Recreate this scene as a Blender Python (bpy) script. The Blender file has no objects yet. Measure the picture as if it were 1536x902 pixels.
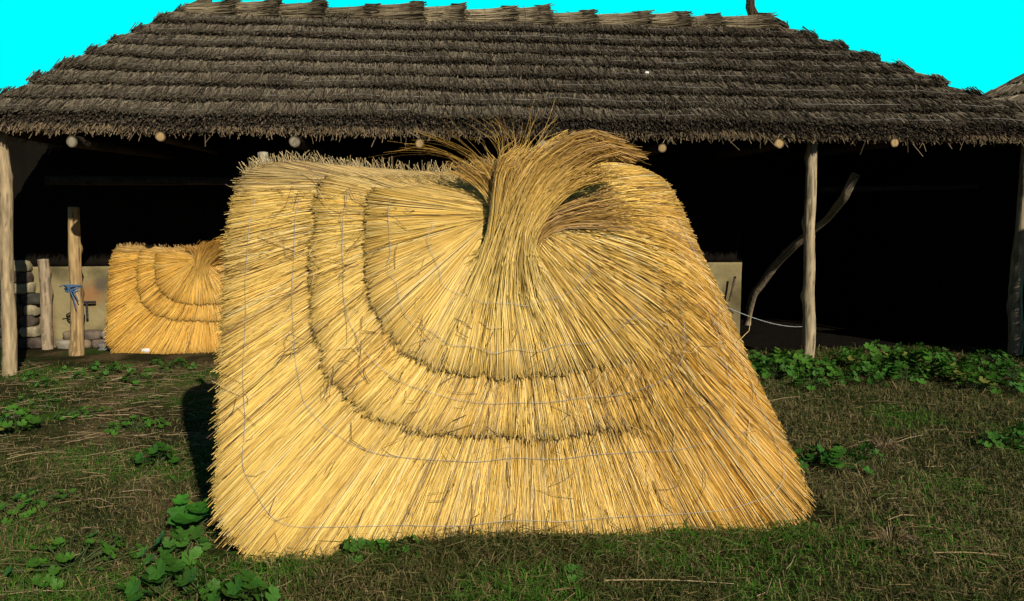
import bpy, math, random
import numpy as np
from mathutils import Vector
random.seed(7); rng = np.random.default_rng(11)
sc = bpy.context.scene; COL = sc.collection
R = math.radians

# ------------------------------------------------------------ camera, sky, sun, exposure
F = 1195.0; CX, CY = 768.0, 451.0; PITCH = math.atan(126 / F); CAMZ = 1.5
EXPO = -0.12
cd = bpy.data.cameras.new('camera'); cam = bpy.data.objects.new('camera', cd); COL.objects.link(cam)
cam.location = (0, 0, CAMZ); cam.rotation_euler = (R(90) - PITCH, 0, 0)
cd.sensor_width = 36; cd.lens = 36 * F / 1536; cd.clip_end = 2000; cd.clip_start = 0.05
sc.camera = cam
EL, AZ = R(31), R(29)                       # sun height; it shines forward and to the left
TRAVEL = np.array([-math.sin(AZ) * math.cos(EL), math.cos(AZ) * math.cos(EL), -math.sin(EL)])
w = bpy.data.worlds.new('World'); sc.world = w; w.use_nodes = True
nt = w.node_tree; bgn = nt.nodes['Background']; st = nt.nodes.new('ShaderNodeTexSky')
st.sky_type = 'NISHITA'; st.sun_disc = False; st.air_density = .4; st.dust_density = .1; st.sun_elevation = EL
st.sun_rotation = math.atan2(-TRAVEL[0], -TRAVEL[1])
nt.links.new(st.outputs[0], bgn.inputs[0]); bgn.inputs[1].default_value = 0.05
sl = bpy.data.lights.new('sun', 'SUN'); sl.energy = 5.0; sl.angle = R(0.5); sl.color = (1, .93, .80)
so = bpy.data.objects.new('sun', sl); COL.objects.link(so)
so.rotation_euler = Vector(TRAVEL).to_track_quat('-Z', 'Y').to_euler(); so.location = (6, -10, 8)
sc.view_settings.view_transform = 'Standard'; sc.view_settings.look = 'None'
sc.view_settings.exposure = EXPO; sc.view_settings.gamma = 1
sc.render.engine = 'CYCLES'; sc.cycles.max_bounces = 4; sc.cycles.diffuse_bounces = 1; sc.cycles.use_denoising = True

# ------------------------------------------------------------ helpers
C0 = np.array([0, 0, CAMZ])
FW = np.array([0, math.cos(PITCH), -math.sin(PITCH)]); UPV = np.array([0, math.sin(PITCH), math.cos(PITCH)])
def ray(px, py):
    px = np.asarray(px, float); py = np.asarray(py, float)
    return FW + ((px - CX) / F)[..., None] * np.array([1., 0, 0]) + ((CY - py) / F)[..., None] * UPV
def on_plane(px, py, O, N, h=0.0):
    d = ray(px, py); h = np.asarray(h, float)
    t = (((O - C0) @ N) + h) / (d @ N)
    return C0 + d * t[..., None]
Zv = np.array([0, 0, 1.])
def G(px, py): return on_plane(px, py, np.zeros(3), Zv)

_tab = rng.random((256, 256))
def vnoise(x, y):
    x = np.asarray(x, float); y = np.asarray(y, float)
    xi = np.floor(x).astype(int); yi = np.floor(y).astype(int); fx = x - xi; fy = y - yi
    fx = fx * fx * (3 - 2 * fx); fy = fy * fy * (3 - 2 * fy)
    g = lambda a, b: _tab[a % 256, b % 256]
    return (g(xi, yi) * (1 - fx) + g(xi + 1, yi) * fx) * (1 - fy) + (g(xi, yi + 1) * (1 - fx) + g(xi + 1, yi + 1) * fx) * fy
def fbm(x, y, o=4):
    s = 0; a = .5; x = np.asarray(x, float); y = np.asarray(y, float)
    for i in range(o):
        s = s + a * vnoise(x + 17.3 * i, y - 9.1 * i); x = x * 2.03; y = y * 2.03; a *= .5
    return s / (1 - .5 ** o)
def gz(x, y):
    return .05 * (fbm(np.asarray(x) * 1.1 + 40, np.asarray(y) * 1.1 + 40, 4) - .5) + .012 * (vnoise(np.asarray(x) * 7 + 90, np.asarray(y) * 7 + 90) - .5)

def mesh_np(name, V, Q, mat, parent=None, col=None, smooth=False):
    """V (n,3), Q (m,3|4) array or a list of polygons; col (n,3) linear colours of the surface itself"""
    me = bpy.data.meshes.new(name)
    V = np.asarray(V, np.float32)
    if isinstance(Q, np.ndarray):
        m, k = Q.shape
        me.vertices.add(len(V)); me.vertices.foreach_set('co', V.ravel())
        me.loops.add(m * k); me.loops.foreach_set('vertex_index', Q.astype(np.int32).ravel())
        me.polygons.add(m); me.polygons.foreach_set('loop_start', np.arange(0, m * k, k, dtype=np.int32))
        me.update(calc_edges=True); me.validate()
    else:
        me.from_pydata([tuple(map(float, v)) for v in V], [], Q)
    if col is not None:
        a = me.color_attributes.new('col', 'FLOAT_COLOR', 'POINT')
        c4 = np.ones((len(V), 4), np.float32); c4[:, :3] = col; a.data.foreach_set('color', c4.ravel())
    me.polygons.foreach_set('use_smooth', np.full(len(me.polygons), bool(smooth)))
    me.materials.append(mat)
    o = bpy.data.objects.new(name, me); COL.objects.link(o)
    if parent is not None:
        o.parent = parent; o.matrix_parent_inverse = parent_matrix(parent).inverted()
    return o
def parent_matrix(p):
    m = p.matrix_basis.copy()
    while p.parent is not None:
        m = p.parent.matrix_basis @ p.matrix_parent_inverse @ m; p = p.parent
    return m
def empty(name, loc):
    o = bpy.data.objects.new(name, None); COL.objects.link(o); o.location = tuple(map(float, loc)); o.empty_display_size = .1
    return o
def tag(o, label, cat, group=None):
    o['label'] = label; o['category'] = cat
    if group: o['group'] = group
    return o
def setting(o, kind='structure'):
    o['kind'] = kind; return o

def tubes(P, rad, sides=3, col=None, cap=False):
    """many tubes at once: P (n,k,3), rad (n,k) -> verts, quads, colours"""
    n, k, _ = P.shape
    T = np.empty_like(P); T[:, 1:-1] = P[:, 2:] - P[:, :-2]; T[:, 0] = P[:, 1] - P[:, 0]; T[:, -1] = P[:, -1] - P[:, -2]
    T /= np.linalg.norm(T, axis=2, keepdims=True) + 1e-9
    ref = np.where(np.abs(T[..., 2:3]) > .9, np.array([1., 0, 0]), np.array([0, 0, 1.]))
    A = np.cross(T, ref); A /= np.linalg.norm(A, axis=2, keepdims=True) + 1e-9; B = np.cross(T, A)
    ph = rng.random(n)[:, None, None] * 6.28
    ang = ph + np.arange(sides)[None, None, :] * 2 * math.pi / sides
    V = P[:, :, None, :] + rad[:, :, None, None] * (np.cos(ang)[..., None] * A[:, :, None, :] + np.sin(ang)[..., None] * B[:, :, None, :])
    idx = np.arange(n * k * sides).reshape(n, k, sides)
    a = idx[:, :-1, :]; b = idx[:, 1:, :]
    Q = np.stack([a, np.roll(a, -1, 2), np.roll(b, -1, 2), b], -1).reshape(-1, 4)
    Vv = V.reshape(-1, 3)
    if col is None: return Vv, Q, None
    if col.ndim == 2: col = np.repeat(col[:, None, :], k, 1)
    return Vv, Q, np.repeat(col[:, :, None, :], sides, 2).reshape(-1, 3)
def join(parts):
    V = []; Q = []; Cc = []; off = 0
    for v, q, c in parts:
        V.append(v); Q.append(q + off); Cc.append(c); off += len(v)
    return np.concatenate(V), np.concatenate(Q), np.concatenate(Cc)
def bez(p0, p1, p2, p3, k):
    t = np.linspace(0, 1, k)[None, :, None]
    return ((1 - t) ** 3) * p0[:, None] + 3 * ((1 - t) ** 2) * t * p1[:, None] + 3 * (1 - t) * t * t * p2[:, None] + t ** 3 * p3[:, None]

def attr_mat(name, rough=.6, spec=.3, trans=0.0, bump=None, mottled=None):
    m = bpy.data.materials.new(name); m.use_nodes = True; t = m.node_tree; b = t.nodes['Principled BSDF']
    a = t.nodes.new('ShaderNodeAttribute'); a.attribute_name = 'col'
    src = a.outputs['Color']
    tc = t.nodes.new('ShaderNodeTexCoord')
    if mottled:
        n = t.nodes.new('ShaderNodeTexNoise'); n.inputs['Scale'].default_value = mottled[0]; n.inputs['Detail'].default_value = 5
        mq = t.nodes.new('ShaderNodeMapping'); mq.inputs['Scale'].default_value = mottled[3] if len(mottled) > 3 else (1, 1, 1)
        t.links.new(tc.outputs['Object'], mq.inputs[0]); t.links.new(mq.outputs[0], n.inputs['Vector'])
        r = t.nodes.new('ShaderNodeMapRange'); r.inputs[1].default_value = .3; r.inputs[2].default_value = .7
        r.inputs[3].default_value = mottled[1]; r.inputs[4].default_value = mottled[2]
        t.links.new(n.outputs[0], r.inputs[0])
        mx = t.nodes.new('ShaderNodeVectorMath'); mx.operation = 'SCALE'
        t.links.new(src, mx.inputs[0]); t.links.new(r.outputs[0], mx.inputs['Scale']); src = mx.outputs[0]
    t.links.new(src, b.inputs['Base Color'])
    b.inputs['Roughness'].default_value = rough; b.inputs['Specular IOR Level'].default_value = spec
    if bump:
        n = t.nodes.new('ShaderNodeTexNoise'); n.inputs['Scale'].default_value = bump[0]; n.inputs['Detail'].default_value = 6
        mp = t.nodes.new('ShaderNodeMapping'); mp.inputs['Scale'].default_value = bump[2] if len(bump) > 2 else (1, 1, 1)
        t.links.new(tc.outputs['Object'], mp.inputs[0]); t.links.new(mp.outputs[0], n.inputs['Vector'])
        bu = t.nodes.new('ShaderNodeBump'); bu.inputs['Strength'].default_value = .8; bu.inputs['Distance'].default_value = bump[1]
        t.links.new(n.outputs[0], bu.inputs['Height']); t.links.new(bu.outputs[0], b.inputs['Normal'])
    if trans > 0:
        tr = t.nodes.new('ShaderNodeBsdfTranslucent'); t.links.new(src, tr.inputs[0])
        ms = t.nodes.new('ShaderNodeMixShader'); ms.inputs[0].default_value = trans
        t.links.new(b.outputs[0], ms.inputs[1]); t.links.new(tr.outputs[0], ms.inputs[2])
        t.links.new(ms.outputs[0], t.nodes['Material Output'].inputs[0])
    return m
def flat_mat(name, c, rough=.7, metal=0, nscale=20, var=.35, bump=.004):
    m = bpy.data.materials.new(name); m.use_nodes = True; t = m.node_tree; b = t.nodes['Principled BSDF']
    tc = t.nodes.new('ShaderNodeTexCoord'); n = t.nodes.new('ShaderNodeTexNoise'); n.inputs['Scale'].default_value = nscale; n.inputs['Detail'].default_value = 6
    t.links.new(tc.outputs['Object'], n.inputs['Vector'])
    r = t.nodes.new('ShaderNodeValToRGB'); r.color_ramp.elements[0].position = .3; r.color_ramp.elements[1].position = .7
    r.color_ramp.elements[0].color = (*[x * (1 - var) for x in c], 1); r.color_ramp.elements[1].color = (*[min(1, x * (1 + var)) for x in c], 1)
    t.links.new(n.outputs[0], r.inputs[0]); t.links.new(r.outputs[0], b.inputs['Base Color'])
    b.inputs['Roughness'].default_value = rough; b.inputs['Metallic'].default_value = metal
    if bump:
        bu = t.nodes.new('ShaderNodeBump'); bu.inputs['Strength'].default_value = .7; bu.inputs['Distance'].default_value = bump
        t.links.new(n.outputs[0], bu.inputs['Height']); t.links.new(bu.outputs[0], b.inputs['Normal'])
    return m

M_STRAW = attr_mat('fresh_straw', .5, .35)
M_THATCH = attr_mat('weathered_thatch', .85, .12)
M_WOOD = attr_mat('weathered_wood', .85, .1, bump=(40, .012, (1, 1, .12)), mottled=(38, .6, 1.25, (1, 1, .16)))
M_WALL = attr_mat('mud_plaster', .95, .05, bump=(18, .01))
M_STONE = attr_mat('rough_stone', .9, .1, bump=(25, .008), mottled=(12, .6, 1.3))
M_SOIL = attr_mat('soil', .98, .02, bump=(30, .02), mottled=(26, .6, 1.35))
M_GRASS = attr_mat('grass_blades', .7, .1, trans=.2)
M_LEAF = attr_mat('leaf', .55, .22, trans=.22, mottled=(30, .8, 1.15))
M_WIRE = flat_mat('galvanised_wire', (.42, .41, .38), .7, 0, bump=0)
M_ROOFWIRE = flat_mat('dull_wire', (.22, .20, .17), .8, 0, bump=0)
M_ROPE = flat_mat('blue_rope', (.06, .13, .24), .8)
M_IRON = flat_mat('dark_iron', (.02, .02, .02), .6)
M_WHITE = flat_mat('white_scrap', (.75, .75, .72), .6, var=.1)

def pole(name, pts, radii, mat, parent, base=(.36, .29, .19), knots=0, seed=0, sides=22, rings=60, endc=None):
    """a debarked log along pts: wavering, tapering, with knots and pale cut ends"""
    r = random.Random(seed); pts = np.array(pts, float)
    d = np.r_[0, np.cumsum(np.linalg.norm(np.diff(pts, axis=0), axis=1))]; L = d[-1]
    s = np.linspace(0, L, rings); P = np.stack([np.interp(s, d, pts[:, i]) for i in range(3)], 1)
    wob = .035 * min(1, L / 2)
    off = seed * 7.7
    P[:, 0] += wob * (vnoise(s * 1.6 + off, np.full(rings, 3.)) - .5) * 1.4; P[:, 1] += wob * (vnoise(s * 1.6 + off, np.full(rings, 9.)) - .5)
    rad = np.interp(s, np.linspace(0, L, len(radii)), radii)
    T = np.gradient(P, axis=0); T /= np.linalg.norm(T, axis=1, keepdims=True)
    ref = np.array([0, 1., 0]) if abs(T[0, 2]) > .8 else Zv
    A = np.cross(T, ref); A /= np.linalg.norm(A, axis=1, keepdims=True); B = np.cross(T, A)
    th = np.arange(sides) * 2 * math.pi / sides
    cx = np.cos(th); cy = np.sin(th)
    rr = rad[:, None] * (1 + .16 * (fbm(s[:, None] * 3 + off, 2 + cx[None] * 1.2 + cy[None] * .8 + 10, 3) - .5) * 2)
    colr = np.ones((rings, sides, 3)) * np.array(base)
    streak = fbm(s[:, None] * 1.3 + off, 20 + 3.5 * cx[None] + 20 + 2.5 * cy[None] * 1.7, 4)
    colr *= (.62 + .75 * streak)[..., None]
    dk = fbm(s[:, None] * 5 + off, 60 + 4 * cx[None] + 3 * cy[None], 3)
    colr *= np.where(dk > .66, .5, 1.0)[..., None]
    for _ in range(knots):
        ks = r.uniform(.08, .92) * L; ka = r.uniform(-2.6, -.5); g = r.uniform(.035, .06)
        dang = np.abs((th[None] - ka + math.pi) % (2 * math.pi) - math.pi) * rad[:, None]
        dist = np.sqrt((s[:, None] - ks) ** 2 + dang ** 2)
        rr += .5 * g * np.exp(-(dist / g) ** 2); colr *= (1 - .55 * np.exp(-(dist / (g * .45)) ** 2))[..., None]
    V = P[:, None] + rr[..., None] * (cx[None, :, None] * A[:, None] + cy[None, :, None] * B[:, None])
    V = V.reshape(-1, 3); Cc = colr.reshape(-1, 3)
    polys = []
    for i in range(rings - 1):
        for j in range(sides):
            a = i * sides + j; b = i * sides + (j + 1) % sides
            polys.append((a, b, b + sides, a + sides))
    for i, sg in ((0, -1), (rings - 1, 1)):      # cut ends, a ring inside for the heartwood
        v0 = len(V); ring = V[i * sides:(i + 1) * sides]; c = P[i]
        inner = c + (ring - c) * .5 + T[i] * sg * .004
        V = np.vstack([V, inner, c + T[i] * sg * .006]); Cc = np.vstack([Cc, np.tile(np.array(endc or base) * 1.0, (sides, 1)), np.array(endc or base)[None] * .8])
        for j in range(sides):
            k = (j + 1) % sides
            polys.append((i * sides + j, i * sides + k, v0 + k, v0 + j)); polys.append((v0 + j, v0 + k, v0 + sides))
    o = mesh_np(name, V, polys, mat, parent, Cc, smooth=True)
    return o

def box_grid(name, p00, ex, ez, thick, W, H, step, mat, parent, colf, dispf):
    """a rough solid slab: front face grid of W x H from p00 along unit ex, ez; thickness goes back along ex x ez"""
    nx = max(2, int(W / step) + 1); nz = max(2, int(H / step) + 1)
    u = np.linspace(0, W, nx); v = np.linspace(0, H, nz); U, Vv = np.meshgrid(u, v)
    nrm = np.cross(ex, ez); nrm /= np.linalg.norm(nrm)                 # towards the camera side
    Pf = p00 + U[..., None] * ex + Vv[..., None] * ez + dispf(U, Vv)[..., None] * nrm
    Pb = p00 + U[..., None] * ex + Vv[..., None] * ez - thick * nrm
    V = np.concatenate([Pf.reshape(-1, 3), Pb.reshape(-1, 3)]); c = colf(U, Vv).reshape(-1, 3); c = np.concatenate([c, c])
    idx = np.arange(nx * nz).reshape(nz, nx); N = nx * nz
    f = np.stack([idx[:-1, :-1], idx[:-1, 1:], idx[1:, 1:], idx[1:, :-1]], -1).reshape(-1, 4)
    b = f[:, ::-1] + N
    per = np.concatenate([idx[0, :], idx[1:, -1], idx[-1, -2::-1], idx[-2:0:-1, 0]])
    q = np.roll(per, -1); side = np.stack([per + N, q + N, q, per], -1)
    return mesh_np(name, V, np.concatenate([f, b, side]), mat, parent, c, smooth=True)

# ------------------------------------------------------------ sky beyond everything
def build_sky():
    n = 60; th = np.linspace(R(-95), R(95), n + 1); Rr = 900.
    rows = []
    for z in (-60., 470.):
        rows.append(np.stack([Rr * np.sin(th), Rr * np.cos(th), np.full(n + 1, z)], 1))
    V = np.concatenate(rows); i = np.arange(n)
    Q = np.stack([i, i + 1, i + 1 + n + 1, i + n + 1], 1)
    m = bpy.data.materials.new('cyan_sky'); m.use_nodes = True; t = m.node_tree
    e = t.nodes.new('ShaderNodeEmission'); e.inputs[0].default_value = (0, 1, 1, 1); e.inputs[1].default_value = 1.02 / 2 ** EXPO
    t.links.new(e.outputs[0], t.nodes['Material Output'].inputs[0])
    setting(mesh_np('sky', V, Q, m))
build_sky()

# ------------------------------------------------------------ ground
PA0 = G(12, 562); _e = G(1209, 538) - PA0; _e /= np.linalg.norm(_e); NB0 = np.array([-_e[1], _e[0], 0])
def ground_colour(x, y):
    n1 = fbm(x * .9 + 5, y * .9 + 5, 4); n2 = fbm(x * 3 + 50, y * 3 + 50, 3)
    soil = np.array([.036, .026, .013]); olive = np.array([.026, .034, .009]); straw = np.array([.15, .105, .052]); moss = np.array([.035, .080, .010])
    left = np.clip((-x - .8) / 1.2, 0, 1)
    c = soil * (1 - n1)[..., None] + olive * n1[..., None]
    a = np.clip((n2 - .42) * 4, 0, 1) * left * .8; c = c * (1 - a)[..., None] + straw * a[..., None]
    b = np.clip((fbm(x * 1.7 + 80, y * 1.7 + 20, 3) - .55) * 8, 0, 1) * np.clip((-x - 1.0), 0, 1) * .8
    c = c * (1 - b)[..., None] + moss * b[..., None]
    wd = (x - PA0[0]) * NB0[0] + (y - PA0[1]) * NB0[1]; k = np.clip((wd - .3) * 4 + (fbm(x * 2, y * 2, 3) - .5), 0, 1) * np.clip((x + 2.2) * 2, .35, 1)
    return c * (1 - k)[..., None] + np.array([.010, .008, .006]) * k[..., None]  # floor inside the barn coloured near black, standing in for the shade there
xs = np.concatenate([-np.geomspace(900, 9, 26), np.linspace(-8.6, 8.6, 380), np.geomspace(9, 900, 26)])
ys = np.concatenate([-np.geomspace(900, 2, 22), np.linspace(-1.5, 14, 300), np.geomspace(14.5, 1200, 26)])
X, Y = np.meshgrid(xs, ys)
nearw = np.clip((14 - np.hypot(X, Y - 4)) / 4, 0, 1)
V = np.stack([X, Y, gz(X, Y) * nearw], -1).reshape(-1, 3)
idx = np.arange(X.size).reshape(X.shape)
Q = np.stack([idx[:-1, :-1], idx[:-1, 1:], idx[1:, 1:], idx[1:, :-1]], -1).reshape(-1, 4)
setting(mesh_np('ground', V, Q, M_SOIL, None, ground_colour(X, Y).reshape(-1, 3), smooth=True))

# ------------------------------------------------------------ barn frame of reference
PA = G(12, 562); PB = G(1209, 538)
E = PB - PA; LP = float(np.linalg.norm(E)); E /= LP; NB = np.array([-E[1], E[0], 0])
def Bp(u, wd, z): return PA + E * u + NB * wd + Zv * z
def Bv(px, py, wd): return on_plane(px, py, PA, NB, wd)
def bu(p): return float((p - PA) @ E)
barn = empty('thatched_barn', Bp(LP / 2, 2, 0))
tag(barn, 'long open-fronted barn with a weathered grey-brown thatched roof on rough wooden posts', 'barn')
WE, WR = -.22, 2.1
pe0, pe1 = Bv(-48, 206, WE), Bv(1596, 213, WE)
ZE = (pe0[2] + pe1[2]) / 2 + .075
pr0, pr1 = Bv(296, 14, WR), Bv(1142, 44, WR)
ZR = (pr0[2] + pr1[2]) / 2
U0, U1, RU0, RU1 = bu(pe0), bu(pe1), bu(pr0), bu(pr1)
print('barn', U0, U1, RU0, RU1, ZE, ZR, LP)

# ------------------------------------------------------------ thatch slopes
def thatch_cols(n, kind, xx, yy):
    t = rng.random(n)[:, None]; g = fbm(xx * 1.3, yy * 1.3, 3)[:, None]
    if kind == 'top':
        c = np.array([.235, .192, .128]) * (.55 + .7 * t) * (.72 + .55 * g)
        c = np.where(rng.random(n)[:, None] < .12, c * .4, c); c = np.where(rng.random(n)[:, None] < .06, np.array([.30, .25, .17]), c)
    elif kind == 'butt':
        c = np.array([.078, .061, .042]) * (.25 + 1.4 * t)
        c = np.where(rng.random(n)[:, None] < .12, np.array([.19, .15, .095]) * (.6 + .5 * t), c)
    else:
        c = np.array([.22, .16, .09]) * (.4 + .8 * t)
    return c
def thatch_slope(name, E0, E1, R0, R1, parent, courses, dens, thick=.12, rad=.0042, fringe=True):
    E0, E1, R0, R1 = map(np.asarray, (E0, E1, R0, R1))
    ax = (E1 - E0) / np.linalg.norm(E1 - E0)
    mid = (R0 + R1) / 2 - (E0 + E1) / 2; up = mid - ax * (mid @ ax); SL = np.linalg.norm(up); up /= SL
    nr = np.cross(ax, up); nr = nr if nr[2] > 0 else -nr
    WL = np.linalg.norm(E1 - E0); a0 = (R0 - E0) @ ax; a1 = (R1 - E0) @ ax
    lim = lambda v: (a0 * v, WL + (a1 - WL) * v)
    pt = lambda x, v, h: E0 + x[..., None] * ax + (v * SL)[..., None] * up + h[..., None] * nr
    vs = np.linspace(0, 1, courses + 1); dv = 1 / courses
    wav = lambda x, c: .020 * (vnoise(x * 1.1 + 13 * c, np.full_like(x, 5.)) - .5) + .026 * (fbm(x * 3.5 + 31 * c, np.full_like(x, 2.), 3) - .5)
    parts = []
    # core: stepped solid surface under the straws
    nx = int(WL / .05) + 2; rows = []; cols = []
    for c in range(courses):
        for vv, h in ((vs[c] + .025, -.05), (vs[c] + .03, .0), (vs[c] + dv * .38, thick * .74), (vs[c] + dv * .6, thick * .5), (vs[c] + dv * .98, .0)):
            lo, hi = lim(vv); x = np.linspace(lo, hi, nx)
            rows.append(pt(x, np.clip(np.full(nx, vv) + wav(x, c), 0, 1.0), np.full(nx, h) + .01 * fbm(x * 6, np.full(nx, c * 3.), 2)))
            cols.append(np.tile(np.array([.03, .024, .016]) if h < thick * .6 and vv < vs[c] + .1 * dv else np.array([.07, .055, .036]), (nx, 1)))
    Vg = np.concatenate(rows); Cg = np.concatenate(cols); nr_ = len(rows)
    idx = np.arange(nr_ * nx).reshape(nr_, nx)
    Qg = np.stack([idx[:-1, :-1], idx[:-1, 1:], idx[1:, 1:], idx[1:, :-1]], -1).reshape(-1, 4)
    parts.append((Vg, Qg, Cg))
    for c in range(courses):
        lo, hi = lim(vs[c]); n = int((hi - lo) * dens)
        x = rng.uniform(lo, hi, n); sk = rng.normal(0, .012, n)
        ln = dv * rng.uniform(.7, 1.5, n)
        cl = thatch_cols(n, 'top', x * 2 + c * 9, np.full(n, c * 3.))
        dp = rng.random(n) ** 1.5 * .025; lump = .03 * (fbm(x * 2.3 + c * 7, np.full(n, 1. + c), 3) - .5)
        v0 = vs[c] + wav(x, c) + rng.normal(0, .009, n) + .30 * dv + .05 * dv * fbm(x * 5, np.full(n, c * 2.), 3)
        ve = np.clip(v0 + ln, 0, 1.0); lo2, hi2 = lim(ve); xe = np.clip(x + sk * 3, lo2 - .02, hi2 + .02)
        p0 = pt(x, v0, thick * .95 - dp + lump); pm = pt((x + xe) / 2 + sk, v0 + (ve - v0) * .45, thick * .72 - dp * .7 + lump + .008)
        p1 = pt(xe, ve, thick * .12 - dp * .3)
        P = np.stack([p0, pm, p1], 1)
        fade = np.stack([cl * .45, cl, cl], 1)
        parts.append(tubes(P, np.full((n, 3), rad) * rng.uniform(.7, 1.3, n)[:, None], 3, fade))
        # butts: the rough cut stem ends, cut back at a slant
        nb = int((hi - lo) * dens * 1.7); x = rng.uniform(lo, hi, nb); q = rng.random(nb); h = -.03 + (thick + .03) * q
        v0 = vs[c] + wav(x, c) + q ** 1.3 * .33 * dv + rng.normal(0, .008, nb)
        lump = .03 * (fbm(x * 2.3 + c * 7, np.full(nb, 1. + c), 3) - .5) * q
        pe = pt(x, v0, h + lump + rng.normal(0, .006, nb)); ps = pt(x + rng.normal(0, .03, nb), v0 + .06, h + lump - rng.uniform(0, .035, nb))
        parts.append(tubes(np.stack([pe, ps], 1), np.full((nb, 2), rad * 1.0) * rng.uniform(.7, 1.3, nb)[:, None], 3, thatch_cols(nb, 'butt', x, x)))
    if fringe:
        lo, hi = lim(0); n = int((hi - lo) * dens * .28); x = rng.uniform(lo, hi, n)
        hgt = rng.uniform(-.05, .01, n); L = rng.gamma(2., .012, n) + .008 + np.where(rng.random(n) < .012, rng.uniform(.05, .16, n), 0)
        p0 = pt(x, np.full(n, .03), hgt); p1 = p0 - up * (.03 * SL) ; p1 = p1 + ax * rng.normal(0, .01, n)[:, None]
        p2 = p1 - up * (L * .6)[:, None] - Zv * (L * .6)[:, None] + ax * rng.normal(0, .4, n)[:, None] * L[:, None]
        parts.append(tubes(np.stack([p0, p1, p2], 1), np.full((n, 3), rad * .8), 3, thatch_cols(n, 'fringe', x, x)))
    Vv, Qq, Cc = join(parts)
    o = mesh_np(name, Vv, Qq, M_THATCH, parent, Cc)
    wires = []
    for c in range(courses):
        v = vs[c] + dv * .52; lo, hi = lim(v); x = np.linspace(lo + .05, hi - .05, int((hi - lo) / .05) + 4)
        h = thick * .70 + .022 + .010 * vnoise(x * 5 + c * 3, np.full_like(x, 4.))
        wires.append(pt(x, v + wav(x, c) + .007 * (vnoise(x * 9, np.full_like(x, c * 1.)) - .5), h))
    return o, wires

roof = None
def build_roof():
    global roof
    e0, e1 = Bp(U0, WE, ZE), Bp(U1, WE, ZE); b0, b1 = Bp(U0, 2 * WR - WE, ZE), Bp(U1, 2 * WR - WE, ZE)
    r0, r1 = Bp(RU0, WR, ZR), Bp(RU1, WR, ZR)
    dn = np.array([0, 0, -.10])
    V = np.array([e0, e1, b1, b0, e0 + dn * .4, e1 + dn * .4, b1 + dn * .4, b0 + dn * .4, r0, r1])
    V[:4] += np.array([0, 0, -.02]); V[8:] += np.array([0, 0, -.05])
    for k, s in ((0, 1), (4, 1)):
        cen = V[k:k + 4].mean(0); V[k:k + 4] += (cen - V[k:k + 4]) * .012
    polys = [(0, 1, 9, 8), (1, 2, 9), (2, 3, 8, 9), (3, 0, 8), (7, 6, 5, 4), (0, 4, 5, 1), (1, 5, 6, 2), (2, 6, 7, 3), (3, 7, 4, 0)]
    # underside: slope inwards instead of a flat lid -> lift the lower sheet's centre
    polys.remove((7, 6, 5, 4)); V = np.vstack([V, r0 + dn * 3, r1 + dn * 3]); polys += [(4, 5, 11, 10), (5, 6, 11), (6, 7, 10, 11), (7, 4, 10)]
    roof = mesh_np('roof', V, polys, M_THATCH, barn, np.tile([.03, .022, .014], (len(V), 1)))
    _, wf = thatch_slope('thatch_slope', e0, e1, r0, r1, roof, 9, 1150)
    thatch_slope('thatch_slope', b0, e0, r0, r0, roof, 9, 420)
    thatch_slope('thatch_slope', e1, b1, r1, r1, roof, 9, 420)
    thatch_slope('thatch_slope', b1, b0, r1, r0, roof, 9, 160, rad=.007)
    for wpts in wf:
        v, q, _ = tubes(wpts[None], np.full((1, len(wpts)), .0026), 4); mesh_np('wire', v, q, M_ROOFWIRE, roof)
build_roof()

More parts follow.
